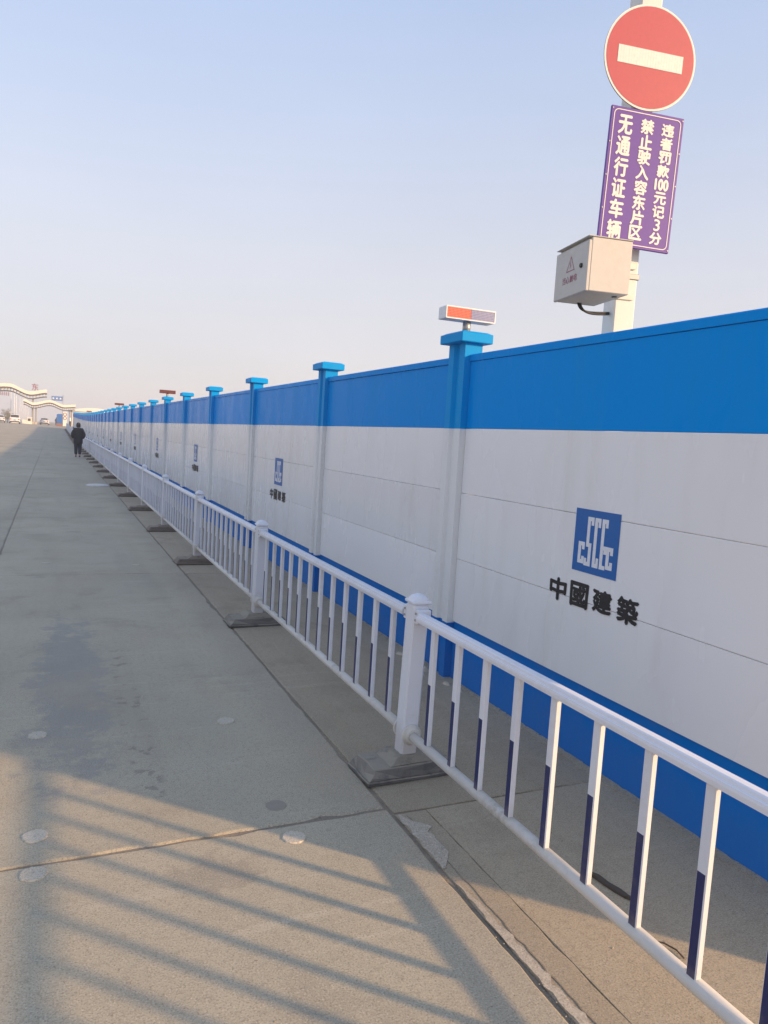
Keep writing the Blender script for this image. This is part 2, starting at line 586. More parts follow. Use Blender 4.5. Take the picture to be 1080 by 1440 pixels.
WALK = [(KERB, 1.672), (1.672, 2.90)]
for li, (x0, x1) in enumerate(WALK):
    for k in range(-2, 8):
        y0 = JOINT0 - 0.06 + k * JOINT
        y1 = min(y0 + JOINT, 50.0)
        if y1 - y0 < 0.5:
            continue
        near = k < 2
        if k >= 0:          # the fine line along the edge strip only shows in the nearest slab
            if li == 1:
                continue
            x1 = WALK[1][1]
        gx0 = 0.006 if li == 0 else 0.0
        slab_mesh(x0 + gx0, x1 - 0.0002, y0 + 0.006, y1 - 0.006, 0.10 if near else 0.6, (0.006 if li == 0 else 0.0002) if near else 0.001,
                  0.004 if li == 0 else 0.0005, 900 + li * 100 + k).build('slab', M['walk'], sidewalk)
far = MB()
bed(far, KERB + 0.012, 15.9, 0.0, [50.01] + ys[2:])
far.build('far_slab', M['walk'], sidewalk)

# broken pale edge of the pavement along the kerb joint, with a ragged crack beside it
rk = random.Random(21)
def ragged(name, mat, y0, y1, xa, xb, wob, z, th=0.003):
    n = max(4, int((y1 - y0) / 0.035))
    vs = []
    for i in range(n + 1):
        y = y0 + (y1 - y0) * i / n
        e = min(1.0, 3.0 * min(i, n - i) / n + 0.12)
        a = xa + wob * (rk.random() - .5)
        b = a + (xb - xa) * e * (0.75 + 0.5 * rk.random())
        vs += [(a, y, z), (b, y, z), (a, y, z - th), (b, y, z - th)]
    fs = []
    for i in range(n):
        p, q = i * 4, i * 4 + 4
        fs += [(p, p + 1, q + 1, q), (p, q, q + 2, p + 2), (p + 1, p + 3, q + 3, q + 1)]
    MB().add(vs, fs).build(name, mat, sidewalk)
ragged('broken_edge', M['rubble'], 2.52, 2.98, 1.510, 1.605, 0.014, 0.0040)
ragged('broken_edge', M['rubble'], 1.25, 2.42, 1.508, 1.545, 0.012, 0.0040)
ragged('crack', M['dirt'], 1.2, 2.96, 1.556, 1.561, 0.012, 0.0026)

ragged('sand_drift', M['walk'], 1.5, 4.6, 2.735, 2.80, 0.05, 0.0035)
ragged('sand_drift', M['walk'], 5.0, 13.0, 2.725, 2.80, 0.06, 0.0035)

# round cement plugs where cores were drilled out of the slabs
for x, y, dk in [(-0.05, 4.39, 0), (0.99, 4.33, 0), (0.996, 3.24, 1), (0.993, 2.94, 0), (-0.04, 3.28, 0), (-0.04, 2.99, 0), (-0.06, 9.9, 0), (0.98, 9.7, 0)]:
    MB().disc((0, 0, -0.02), 0.052, 0.026 if not dk else 0.0225, 22, 'z', 0, 0.12, 0.004).build('core_plug', M['cement_dark' if dk else 'plug'], road, (x, y, 0))

# hazy far terrain
hm = MB()
prof = [(10, 0), (16, 5), (24, 9.5), (33, 8), (41, 10.5), (50, 7), (66, 8.5), (90, 6), (140, 0)]
hm.extrude([(x, z) for x, z in prof], 'y', 560, 640)
structure(hm.build('hills', M['soil']))

# ================================================================== HOARDING WALL
P_Y = [1.36, 4.89] + [7.97 + 3.2 * i for i in range(37)]
Z_BASE, Z_S2, Z_S1, Z_BLUE, Z_TOP = 0.435, 0.912, 1.405, 1.882, 2.42
wall = thing('hoarding_wall', 'long blue and white panelled construction hoarding running along the road', 'fence', (WALL_X, P_Y[0], 0))
PH = 0.12   # half width of a pillar


def board(h, mat, th=0.045, coping=False):
    mb = MB()
    return mb

board_cache = {}
def board_mesh(L, z0, z1, mat, th):
    key = (round(L, 2), z0, mat)
    if key not in board_cache:
        mb = MB()
        mb.box(0, th, 0, L, z0 + 0.0015, z1 - 0.0015, 0, 0.0025)
        board_cache[key] = mb.mesh('board', M[mat])
    return board_cache[key]

cop_cache = {}
def pillar_profile():
    # seen in plan: x towards the road is negative; two raised ribs with a groove between
    return [(-0.045, -PH), (-0.045, -0.045), (-0.018, -0.03), (-0.018, 0.03), (-0.045, 0.045), (-0.045, PH), (0.10, PH), (0.10, -PH)]

pil = MB()
pil.extrude(pillar_profile(), 'z', 0.0, Z_BASE - 0.012, 2)
pil.extrude(pillar_profile(), 'z', Z_BASE - 0.012, Z_BLUE - 0.004, 1)
pil.extrude(pillar_profile(), 'z', Z_BLUE - 0.004, 2.503, 0)
pillar_me = pil.mesh('pillar', [M['blue_post'], M['white_post'], M['blue_base']])
cp = MB()
cp.box(-0.105, 0.16, -0.165, 0.165, 2.504, 2.572, 0, 0.005)
cp.frustum(0.0275, 0, 2.5721, 2.585, 0.245, 0.31, 0.20, 0.26)
cap_me = cp.mesh('cap', M['blue_post'])
for i, y in enumerate(P_Y):
    z = ground_z(y)
    p = put('pillar', pillar_me, wall, (0, y - P_Y[0], z), (0, (rnd.random() - 0.7) * 0.008, (rnd.random() - 0.5) * 0.02))
    put('cap', cap_me, p)
    if i == len(P_Y) - 1:
        break
    a, b = y + PH + 0.002, P_Y[i + 1] - PH - 0.002
    L = b - a
    for z0, z1, mat, th in ((-0.02, Z_BASE, 'blue_base', 0.035), (Z_BASE, Z_S2, 'white_panel', 0.045), (Z_S2, Z_S1, 'white_panel', 0.045),
                            (Z_S1, Z_BLUE, 'white_panel', 0.045), (Z_BLUE, Z_TOP - 0.05, 'blue_panel', 0.045)):
        dx = 0.012 if mat == 'blue_base' else (rnd.random() - 0.5) * 0.007
        put('board', board_mesh(L, z0, z1, mat, th), wall, (dx, a - P_Y[0], z))
    key = round(L, 2)
    if key not in cop_cache:
        cm = MB()
        cm.extrude([(-0.008, Z_TOP - 0.0495), (-0.008, Z_TOP - 0.008), (-0.002, Z_TOP), (0.05, Z_TOP), (0.055, Z_TOP - 0.008), (0.055, Z_TOP - 0.0495)], 'y', 0, L)
        cop_cache[key] = cm.mesh('coping', M['blue_panel'])
    put('coping', cop_cache[key], wall, (0, a - P_Y[0], z))

# printed emblem and lettering on every other bay
ROT_WALL = Matrix(((0, 0, -1), (-1, 0, 0), (0, 1, 0))).to_euler()
em = MB()
em.box(-0.185, 0.185, -0.18, 0.18, 0, 0.0012)
emblem_me = em.mesh('emblem', M['emblem_blue'])
letters = []
for o in (0.0, 0.635):   # the two small hooked letters at either side
    letters.append([(.125 + o, .53, .255 + o, .58), (.125 + o, .58, .175 + o, .81), (.125 + o, .81, .255 + o, .86), (.21 + o, .58, .255 + o, .635), (.21 + o, .755, .255 + o, .81)])
letters.append([(.30, .12, .43, .17), (.30, .17, .35, .53), (.385, .17, .43, .235), (.30, .53, .405, .58), (.355, .58, .405, .83), (.275, .83, .405, .88), (.275, .775, .315, .83)])
letters.append([(.465, .12, .585, .17), (.465, .17, .515, .83), (.545, .17, .585, .25), (.465, .83, .585, .88), (.545, .74, .585, .83)])
letters.append([(.625, .12, .745, .17), (.625, .17, .675, .83), (.705, .17, .745, .235), (.675, .53, .745, .58), (.70, .58, .745, .64), (.625, .83, .735, .88)])
letter_mes = []
for rects in letters:
    mk = MB()
    for u0, v0, u1, v1 in rects:
        mk.box((u0 - .507) * .37, (u1 - .493) * .37, (.493 - v1) * .36, (.507 - v0) * .36, 0.0013, 0.0022)
    letter_mes.append(mk.mesh('letter', M['emblem_white']))
char_mes = []
for i, ch in enumerate('中國建築'):
    hh = (0.138, 0.146, 0.132, 0.142)[i]
    lt = MB()
    # heavy brush look: horizontal strokes flare a little towards the ends
    add_text(lt, ch, 0.0, 0.0, 0.160, hh, lambda u, v, d: (u + 0.10 * v * u * 4, v + 1.1 * u * u - 0.003, d), bold=0.034, ext=0.0012)
    char_mes.append(lt.mesh('character', M['ink']))
for i in range(0, 24, 2):
    a, b = P_Y[i], P_Y[i + 1]
    yc = (a + b) / 2 + 0.08 if i else 3.245
    z = ground_z(yc)
    e = put('emblem', emblem_me, wall, (-0.0045, yc - P_Y[0], 1.26 + z), ROT_WALL)
    e['label'] = 'blue square emblem with white block lettering'
    for me in letter_mes:
        put('letter', me, e)
    for j, me in enumerate(char_mes):
        put('character', me, wall, (-0.0045, yc - P_Y[0] - (-0.297, -0.103, 0.093, 0.292)[j], 0.942 + z + (0.0, -0.002, 0.004, 0.0)[j]), ROT_WALL)

# ================================================================== GUARD RAILING
RX, POST0, SEC, NB = 1.755, 3.42, 3.185, 12
railing = thing('guard_railing', 'low white traffic guard railing with navy striped bars in front of the hoarding', 'railing', (RX, POST0, 0))

ps = MB()
ps.box(-0.047, 0.047, -0.047, 0.047, 0.085, 0.915, 0, 0.010)
post_me = ps.mesh('post', M['rail'])
pc = MB()
pc.box(-0.054, 0.054, -0.054, 0.054, 0.9152, 0.932, 0, 0.004)
n = 16
ringlv = [(0.050, 0.932), (0.046, 0.942), (0.036, 0.953), (0.020, 0.962), (0.006, 0.966)]
vs = []
for rr, zz in ringlv:
    for k in range(n):
        a = 2 * math.pi * (k + .5) / n
        ca, sa = math.cos(a), math.sin(a)
        m = max(abs(ca), abs(sa))
        f = (1 / m) * 0.75 + 0.25
        vs.append((rr * ca * f, rr * sa * f, zz))
fs = [(j * n + i, j * n + (i + 1) % n, (j + 1) * n + (i + 1) % n, (j + 1) * n + i) for j in range(len(ringlv) - 1) for i in range(n)] + [tuple(range((len(ringlv) - 1) * n, len(ringlv) * n))]
pc.add(vs, fs, 0, True)
pcap_me = pc.mesh('cap', M['rail'])
sockets, collars = [], []
for sg in (-1, 1):
    bk = MB()
    y0, y1 = (0.0475, 0.085) if sg > 0 else (-0.085, -0.0475)
    bk.box(-0.040, 0.040, y0, y1, 0.815, 0.893, 0, 0.006)
    sockets.append(bk.mesh('rail_socket', M['rail']))
    bk = MB()
    bk.tube([(0, sg * 0.0476, 0.215), (0, sg * 0.060, 0.215), (0, sg * 0.0605, 0.215), (0, sg * 0.085, 0.215)], [0.055, 0.055, 0.042, 0.040], 16)
    collars.append(bk.mesh('rail_collar', M['rail_dusty']))
bolt_me = MB().tube([(-0.0402, 0, 0), (-0.046, 0, 0)], 0.006, 6).mesh('bolt', M['steel'])
bs = MB()
bs.frustum(0.0, 0, 0.0, 0.022, 0.54, 0.28, 0.54, 0.28)
bs.frustum(0.0, 0, 0.0221, 0.075, 0.53, 0.27, 0.46, 0.22)
bs.frustum(0.0, 0, 0.0751, 0.108, 0.27, 0.21, 0.15, 0.14)
def worn(mb, name, mat, amp, seed):
    """Subdivide, round off and dent a moulded block so that it looks used."""
    from mathutils import noise as mn
    me = mb.mesh(name, mat)
    bm = bmesh.new()
    bm.from_mesh(me)
    bmesh.ops.bevel(bm, geom=bm.edges[:], offset=0.004, segments=1, affect='EDGES')
    bmesh.ops.triangulate(bm, faces=bm.faces[:])
    bmesh.ops.subdivide_edges(bm, edges=[e for e in bm.edges if e.calc_length() > 0.05], cuts=2)
    bmesh.ops.triangulate(bm, faces=bm.faces[:])
    for v in bm.verts:
        k = mn.noise_vector(v.co * 9 + Vector((seed, 0, 0))) * amp + mn.noise_vector(v.co * 30 + Vector((0, seed, 0))) * amp * 0.5
        if v.co.x < -0.16:
            k *= 1.8
        v.co += Vector((k.x, k.y, k.z * 0.7))
        v.co.z = max(v.co.z, 0.0005)
    for f in bm.faces:
        f.smooth = False
    bm.to_mesh(me)
    bm.free()
    return me
base_me = [worn(bs, 'base', M['rubber'], 0.007, 3.1), worn(bs, 'base', M['rubber_brown'], 0.005, 7.7)]

ra = MB()
ra.extrude([(-0.029, -0.020), (-0.031, -0.004), (-0.029, 0.006), (-0.022, 0.009), (-0.020, 0.019), (-0.014, 0.023), (0.014, 0.023), (0.020, 0.019), (0.022, 0.009), (0.029, 0.006), (0.031, -0.004), (0.029, -0.020), (0.024, -0.023), (-0.024, -0.023)],
           'y', 0.0855, SEC - 0.0855)
top_me = ra.mesh('top_rail', M['rail'])
rb = MB()
prof = [(0.026 * math.cos(a), 0.0245 * math.sin(a)) for a in [2 * math.pi * k / 14 for k in range(14)]]
rb.extrude(prof, 'y', 0.0855, SEC - 0.0855, 0, True)
bot_me = rb.mesh('bottom_rail', M['rail_dusty'])


def bar_geo(mb, y, zs, x=0.0):
    hx, hy, c = 0.0128, 0.0185, 0.0035
    pr = [(-hx, -hy + c), (-hx, hy - c), (-hx + c, hy), (hx - c, hy), (hx, hy - c), (hx, -hy + c), (hx - c, -hy), (-hx + c, -hy)]
    pr = [(x + px, y + py) for px, py in pr]
    z0, z1 = 0.236, 0.832
    lv = [z0, zs, z1]
    n = 8
    vs = [(px, py, z) for z in lv for px, py in pr]
    o = len(mb.v)
    for j in range(2):
        for k in range(n):
            navy = j == 0 and k == 0
            mb.add([vs[j * n + k], vs[j * n + (k + 1) % n], vs[(j + 1) * n + (k + 1) % n], vs[(j + 1) * n + k]], [(0, 1, 2, 3)], 1 if navy else 0)

bar_mes = []
for zs in (0.49, 0.505, 0.52, 0.535, 0.55, 0.56):
    mb = MB()
    bar_geo(mb, 0, zs)
    bar_mes.append(mb.mesh('bar', [M['rail'], M['navy']]))
K0, K1, KSINGLE = -2, 37, 23
rest = MB()
for k in range(K0, K1):
    y = POST0 + k * SEC
    z = ground_z(y)
    ang = (0.006 * (rnd.random() - 0.5), 0.010 + 0.012 * rnd.random(), 0.0)
    p = put('post', post_me, railing, (0, y - POST0, z), (ang[0], 0.022 if k == 0 else ang[1] * 0.6, 0))
    put('cap', pcap_me, p)
    for me in sockets:
        put('rail_socket', me, p)
    for me in collars:
        put('rail_collar', me, p)
    if k < 4:
        for sy in (-0.066, 0.066):
            for bz in (0.838, 0.872):
                put('bolt', bolt_me, p, (0, sy, bz))
    b = put('base', base_me[0 if k in (-1, 0, 1) else 1], railing, (-0.01 + 0.04 * (rnd.random() - 0.5), y - POST0, z), (0, 0, 0.08 * (rnd.random() - 0.5)))
    if k == K1 - 1:
        break
    put('top_rail', top_me, railing, (0, y - POST0, 0.855 + z))
    put('bottom_rail', bot_me, railing, (0, y - POST0, 0.215 + z))
    for j in range(1, NB + 1):
        yy = y - POST0 + j * SEC / (NB + 1)
        if k < KSINGLE:
            lv = 5 if k == 0 or k == -1 else 3
            me = bar_mes[max(0, min(5, lv - int(rnd.random() * 3)))]
            put('bar', me, railing, (0, yy, z), (0, 0, 0))
        else:
            mbx = MB()
            bar_geo(mbx, 0, 0.5)
            rest.add([(vx, vy + yy, vz + z) for vx, vy, vz in mbx.v], mbx.f)
o = rest.build('far_bars', M['rail'], railing)
o['kind'] = 'stuff'

# ================================================================== SIGN POLE AND SIGNS
TH = R(-12)
PX, PY = 3.245, 3.78
pole = thing('sign_pole', 'square white steel sign pole rising behind the hoarding', 'pole', (PX, PY, 0), (0, 0, TH))
MB().box(-0.072, 0.072, -0.072, 0.072, 0.0, 4.80, 0, 0.010).build('shaft', M['pole'], pole)
MB().box(-0.12, 0.12, -0.12, 0.12, -0.05, 0.02, 0, 0.004).build('base_plate', M['steel'], pole)
for zc in (2.86, 3.06, 3.70, 4.22):
    MB().box(-0.079, 0.079, -0.079, 0.079, zc - 0.017, zc + 0.017, 0, 0.003).build('clamp_band', M['steel'], pole)


def facing(px, py, pz, th=TH):
    return (px, py, pz), (0, 0, th)

# no entry disc
dl, dr = facing(3.205, 3.655, 4.115)
disc = thing('no_entry_sign', 'round red no entry sign with white bar at the top of the pole', 'traffic sign', dl, dr)
md = MB().disc((0, 0.004, 0), 0.300, 0.006, 64, 'y')
md.build('plate', M['steel'], disc)
md = MB().disc((0, -0.0022, 0), 0.2995, 0.0015, 64, 'y')
md.build('rim', M['sign_white'], disc)
md = MB().disc((0, -0.0039, 0), 0.287, 0.0012, 64, 'y')
md.build('face', M['sign_red'], disc)
mb = MB()
for i in range(24):
    x0 = -0.213 + i * 0.426 / 24
    mb.box(x0, x0 + 0.426 / 24 - 0.0012, -0.0068, -0.0053, -0.056, 0.042)
mb.box(-0.213, 0.213, -0.0060, -0.0052, -0.056, 0.042)
mb.build('white_bar', M['sign_white'], disc, (0, 0, 0), (0, R(1.0), 0))
MB().box(-0.10, 0.10, 0.0045, 0.045, -0.06, 0.06, 0, 0.003).build('bracket', M['steel'], disc)

# purple notice board
BW, BH = 0.478, 0.795
bl, br_ = facing(3.198, 3.635, 3.405)
nb = thing('notice_board', 'tall purple notice board with white characters below the no entry sign', 'sign board', bl, (0, R(1.6), TH))
MB().box(-BW / 2, BW / 2, -0.004, 0.014, -BH / 2, BH / 2, 0, 0.002).build('plate', M['purple'], nb)
bd = MB()
def rrect(w, h, r, seg=5):
    pts = []
    for cx, cz, a0 in ((w / 2 - r, h / 2 - r, 0), (-w / 2 + r, h / 2 - r, 90), (-w / 2 + r, -h / 2 + r, 180), (w / 2 - r, -h / 2 + r, 270)):
        for s in range(seg + 1):
            a = R(a0 + 90 * s / seg)
            pts.append((cx + r * math.cos(a), cz + r * math.sin(a)))
    return pts
o_, i_ = rrect(BW - 0.034, BH - 0.030, 0.03), rrect(BW - 0.044, BH - 0.040, 0.025)
n = len(o_)
vs = [(x, -0.0056, z) for x, z in o_] + [(x, -0.0056, z) for x, z in i_] + [(x, -0.0042, z) for x, z in o_] + [(x, -0.0042, z) for x, z in i_]
fs = []
for k in range(n):
    q = (k + 1) % n
    fs += [(k, q, n + q, n + k), (k, 2 * n + k, 2 * n + q, q), (n + k, n + q, 3 * n + q, 3 * n + k)]
bd.add(vs, fs)
bd.build('border_line', M['sign_white'], nb)
def onboard(u, v, d):
    return (u, -0.0042 - d, v)
def column(chars, u, v0, v1, w, h):
    for i, ch in enumerate(chars):
        v = v0 + (v1 - v0) * i / (len(chars) - 1)
        ww, hh = w, h
        if ch == '3':
            ww, hh = w * 0.5, h * 0.95
        if ch == '100':
            ww, hh = w * 1.12, h * 0.95
        wr = MB()
        add_text(wr, ch, (u - .5) * BW, (.5 - v) * BH, ww, hh, onboard, bold=0.040, ext=0.0014)
        wr.build('character' if len(ch) == 1 else 'number', M['sign_white'], nb)
column(list('无通行证车辆'), 0.205, 0.125, 0.885, 0.094, 0.112)
column(list('禁止驶入容东片区'), 0.505, 0.110, 0.885, 0.088, 0.086)
column(['违', '者', '罚', '款', '100', '元', '记', '3', '分'], 0.790, 0.108, 0.905, 0.084, 0.074)
for sx in (-1, 1):
    for fz in (-0.48, -0.24, 0.0, 0.24, 0.48):
        MB().disc((sx * (BW / 2 - 0.008), -0.0042, fz * BH), 0.0045, 0.002, 8, 'y').build('screw', M['steel'], nb)
MB().box(-0.09, 0.09, 0.0145, 0.05, -0.30, -0.27, 0, 0.002).build('back_rail', M['steel'], nb)
MB().box(-0.09, 0.09, 0.0145, 0.05, 0.27, 0.30, 0, 0.002).build('back_rail', M['steel'], nb)

# control box
cb = thing('control_box', 'beige metal electrical control box with warning triangle mounted beside the pole', 'control box', (2.782, 3.35, 2.645), (0, 0, R(-11)))
WX, DP, HT = 0.134, 0.385, 0.290
MB().box(-WX + 0.022, WX, 0.0, DP, 0.0, HT, 0, 0.004).build('body', M['box_grey'], cb)
door = MB().box(-WX, -WX + 0.020, -0.004, DP + 0.004, -0.002, HT - 0.018, 0, 0.004).build('door', M['box_grey'], cb)
MB().box(-WX - 0.002, WX + 0.001, -0.005, DP + 0.004, HT + 0.0005, HT + 0.006, 0, 0.002).build('rain_hood', M['box_grey'], cb)
lk = MB().disc((-WX, 0.062, 0.145), 0.013, 0.010, 14, 'x', 0, 0, 0.003)
lk.build('lock', M['black'], door)
def ondoor(u, v, d):
    return (-WX - 0.0004 - d, u, v)
def tri_ring(cy, cz, s, t):
    pts = [(cy, cz + s), (cy + s * .88, cz - s * .5), (cy - s * .88, cz - s * .5)]
    inn = [(cy, cz + s - 2 * t), (cy + s * .88 - 1.75 * t, cz - s * .5 + t), (cy - s * .88 + 1.75 * t, cz - s * .5 + t)]
    v = [ondoor(a, b, 0.0006) for a, b in pts + inn]
    MB().add(v, [(0, 1, 4, 3), (1, 2, 5, 4), (2, 0, 3, 5)]).build('warning_triangle', M['warn'], door)
tri_ring(0.195, 0.168, 0.058, 0.0055)
bolt = [(0.193, 0.202), (0.206, 0.176), (0.197, 0.178), (0.203, 0.150), (0.186, 0.176), (0.196, 0.175)]
MB().add([ondoor(a, b, 0.0006) for a, b in bolt], [tuple(range(6))]).build('lightning_bolt', M['warn'], door)
for i, ch in enumerate('当心触电'):
    wp = MB()
    add_text(wp, ch, 0.265 - i * 0.046, 0.095, -0.038, 0.040, ondoor, bold=0.006, ext=0.0006)
    wp.build('character', M['warn'], door)
MB().box(WX, WX + 0.20, DP - 0.10, DP - 0.06, 0.22, 0.25).build('mounting_arm', M['steel'], cb)
MB().box(WX, WX + 0.20, DP - 0.10, DP - 0.06, 0.04, 0.07).build('mounting_arm', M['steel'], cb)
MB().disc((0.09, 0.075, -0.004), 0.015, 0.0035, 12).build('cable_gland', M['black'], cb)
for dx in (0.0, 0.014):
    pts = []
    A, B, Cc, D = Vector((0.0 + dx, 0.335, 0.004)), Vector((0.02 + dx, 0.34, -0.065)), Vector((0.14, 0.42, -0.03 - dx)), Vector((0.305, 0.50, -0.005 - dx * .6))
    for i in range(13):
        t = i / 12
        pts.append(A * (1 - t) ** 3 + B * 3 * t * (1 - t) ** 2 + Cc * 3 * t * t * (1 - t) + D * t ** 3)
    MB().tube(pts, 0.0065, 8).build('cable', M['black'], cb)

# ================================================================== WARNING LIGHTS ON THE PILLARS
def warning_light(i, label, maroon):
    y = P_Y[i]
    t = thing('warning_light', label, 'warning light', (WALL_X + 0.012, y, 2.585 + ground_z(y)), (0, 0, R(-2)), 'warning light bars on the pillar caps')
    MB().tube([(0, 0, 0.0), (0, 0, 0.088)], 0.030, 18).build('stem', M['steel'], t)
    MB().tube([(0, 0, 0.0), (0, 0, 0.012)], 0.045, 18).build('foot', M['steel'], t)
    L, D, z0, z1 = 0.205, 0.062, 0.086, 0.176
    h = MB()
    h.box(-L, L, -D + 0.006, D - 0.006, z0, z1, 0, 0.004)
    for s in (-1, 1):   # raised frame round both faces
        ya, yb = (s * (D - 0.0055), s * D)
        y0, y1 = min(ya, yb), max(ya, yb)
        h.box(-L, L, y0, y1, z1 - 0.008, z1)
        h.box(-L, L, y0, y1, z0, z0 + 0.008)
        h.box(-L, -L + 0.008, y0, y1, z0 + 0.0081, z1 - 0.0081)
        h.box(L - 0.008, L, y0, y1, z0 + 0.0081, z1 - 0.0081)
    h.build('housing', M['lens_maroon'] if maroon else M['emblem_white'], t)
    for s in (-1, 1):
        y0, y1 = sorted((s * (D - 0.0055), s * (D - 0.002)))
        for x0, x1, m in ((-L + 0.0085, -0.001, 'lens_red'), (0.001, L - 0.0085, 'lens_grey')):
            MB().box(x0, x1, y0, y1, z0 + 0.0085, z1 - 0.0085).build('lens', M['lens_maroon'] if maroon else M[m], t)

warning_light(1, 'white framed red and grey light bar on the nearest pillar cap', False)
warning_light(6, 'dark red light bar on a pillar, largest of the far ones', True)
warning_light(11, 'small dark red light bar on a pillar beyond the middle of the hoarding', True)
warning_light(21, 'tiny dark light bar on a pillar near the far end of the hoarding', True)

# ================================================================== SMALL THINGS ON THE GROUND
lump = MB()
seg = 18
lv = [(0.24, 0.0), (0.245, 0.025), (0.20, 0.05), (0.10, 0.062), (0.01, 0.066)]
vs = []
wob = [1 + 0.16 * (rnd.random() - .5) for _ in range(seg)]
for r_, z_ in lv:
    for k in range(seg):
        a = 2 * math.pi * k / seg
        vs.append((r_ * wob[k] * math.cos(a) * 1.25, r_ * wob[k] * math.sin(a) * 0.9, z_))
fs = [(j * seg + i, j * seg + (i + 1) % seg, (j + 1) * seg + (i + 1) % seg, (j + 1) * seg + i) for j in range(len(lv) - 1) for i in range(seg)] + [tuple(range((len(lv) - 1) * seg, len(lv) * seg))]
lump.add(vs, fs, 0, True)
lump_m = paint('lump_white', (0.66, 0.65, 0.62), 0.8, (0.4, 0.37, 0.3), 0.4, streak=False)
tag(lump.build('cement_lump', lump_m, None, (1.18, 22.3, 0)), 'pale flattened lump lying at the foot of the railing', 'lump')


def scrap(name, label, cat, pts, widths, loc, mat, th=0.006):
    mb = MB()
    up, dn = [], []
    n = len(pts)
    for (x, y), w in zip(pts, widths):
        z = 0.004 + 0.008 * rnd.random()
        up += [(x - w, y, z + th), (x + w, y, z + th * 0.7)]
        dn += [(x - w, y, 0.0008), (x + w, y, 0.0008)]
    fs = []
    for i in range(n - 1):
        a, b = 2 * i, 2 * i + 2
        fs += [(a, a + 1, b + 1, b), (2 * n + a, 2 * n + b, 2 * n + b + 1, 2 * n + a + 1), (a, b, 2 * n + b, 2 * n + a), (a + 1, 2 * n + a + 1, 2 * n + b + 1, b + 1)]
    fs += [(0, 2 * n, 2 * n + 1, 1), (2 * n - 2, 2 * n - 1, 4 * n - 1, 4 * n - 2)]
    mb.add(up + dn, fs)
    return tag(mb.build(name, mat, None, loc), label, cat)

scrap_m = flat('dark_scrap', (0.085, 0.065, 0.05), 0.9)
scrap('torn_strip', 'dark torn strip of debris on the pavement behind the railing', 'debris', [(-0.02, 0.11), (-0.008, 0.06), (0.0, 0.01), (0.012, -0.04), (0.02, -0.09), (0.024, -0.11)], [0.004, 0.012, 0.014, 0.018, 0.012, 0.003], (2.10, 2.20, 0.0005), scrap_m)
tw = MB().tube([(0.0, 0.0, 0.006), (0.03, 0.005, 0.012), (0.065, -0.02, 0.012), (0.085, -0.06, 0.008), (0.08, -0.10, 0.006)], 0.003, 6)
tag(tw.build('dry_twig', scrap_m, None, (1.98, 1.86, 0)), 'thin curved dry twig on the pavement beside the railing bars', 'twig')

pb = MB()
r2 = random.Random(3)
for i in range(420):
    w = r2.random()
    if w < 0.40:
        x, y = KERB + r2.gauss(0, 0.03), 1.2 + r2.random() ** 1.5 * 11
    elif w < 0.70:
        x, y = 2.74 - abs(r2.gauss(0, 0.05)), 1.5 + r2.random() ** 1.5 * 11
    else:
        x, y = r2.uniform(-0.5, 2.6), 1.7 + r2.random() ** 1.5 * 8
    s = r2.uniform(0.001, 0.004) * (1.6 if r2.random() < 0.06 else 1)
    a = r2.random() * 6.28
    v8 = []
    for (dx, dy, dz) in [(1, 0, .1), (0, 1, .0), (-1, 0, .1), (0, -1, 0), (0, 0, .9)]:
        X, Y = dx * s * r2.uniform(.7, 1.3), dy * s * r2.uniform(.7, 1.3)
        v8.append((x + X * math.cos(a) - Y * math.sin(a), y + X * math.sin(a) + Y * math.cos(a), dz * s + 0.0006))
    pb.add(v8, [(0, 1, 4), (1, 2, 4), (2, 3, 4), (3, 0, 4)])
o = pb.build('grit', M['walk'])
o['kind'] = 'stuff'
o['label'] = 'fine grit and crumbs of concrete scattered over the ground'
o['category'] = 'grit'

# crumbs of mortar round the foot of the near pillar
mm = MB()
for (x, y, s) in [(2.66, 4.98, .045), (2.63, 5.12, .03), (2.68, 4.62, .028), (2.60, 4.86, .022), (2.655, 5.26, .035), (2.70, 4.46, .02), (2.67, 5.4, .03)]:
    ring = [(x + s * (1 + .4 * (r2.random() - .5)) * math.cos(k * .785), y + 1.5 * s * (1 + .4 * (r2.random() - .5)) * math.sin(k * .785)) for k in range(8)]
    vv = [(a, b, 0) for a, b in ring] + [(x + (a - x) * .6, y + (b - y) * .6, s * .45) for a, b in ring]
    mm.add(vv, [(k, (k + 1) % 8, 8 + (k + 1) % 8, 8 + k) for k in range(8)] + [tuple(range(8, 16))])
o = mm.build('mortar_crumbs', M['cement'])
o['kind'] = 'stuff'
o['label'] = 'crumbs of pale mortar at the foot of the near pillar'
o['category'] = 'rubble'

# ================================================================== PEOPLE
def skin_mesh(name, joints, edges, mat, sub=2):
    """joints: {name: (x, y, z, rx, ry)}; grows a continuous tapered surface."""
    names = list(joints)
    me = bpy.data.meshes.new(name)
    me.from_pydata([joints[k][:3] for k in names], [(names.index(a), names.index(b)) for a, b in edges], [])
    o = bpy.data.objects.new(name, me)
    COL.objects.link(o)
    md = o.modifiers.new('skin', 'SKIN')
    for i, k in enumerate(names):
        sv = me.skin_vertices[0].data[i]
        sv.radius = (joints[k][3], joints[k][4])
        sv.use_root = i == 0
    sb = o.modifiers.new('sub', 'SUBSURF')
    sb.levels = sub
    sb.render_levels = sub
    dg = bpy.context.evaluated_depsgraph_get()
    out = bpy.data.meshes.new_from_object(o.evaluated_get(dg))
    bpy.data.objects.remove(o)
    out.name = name
    out.materials.clear()
    out.materials.append(mat)
    for p in out.polygons:
        p.use_smooth = True
    return out

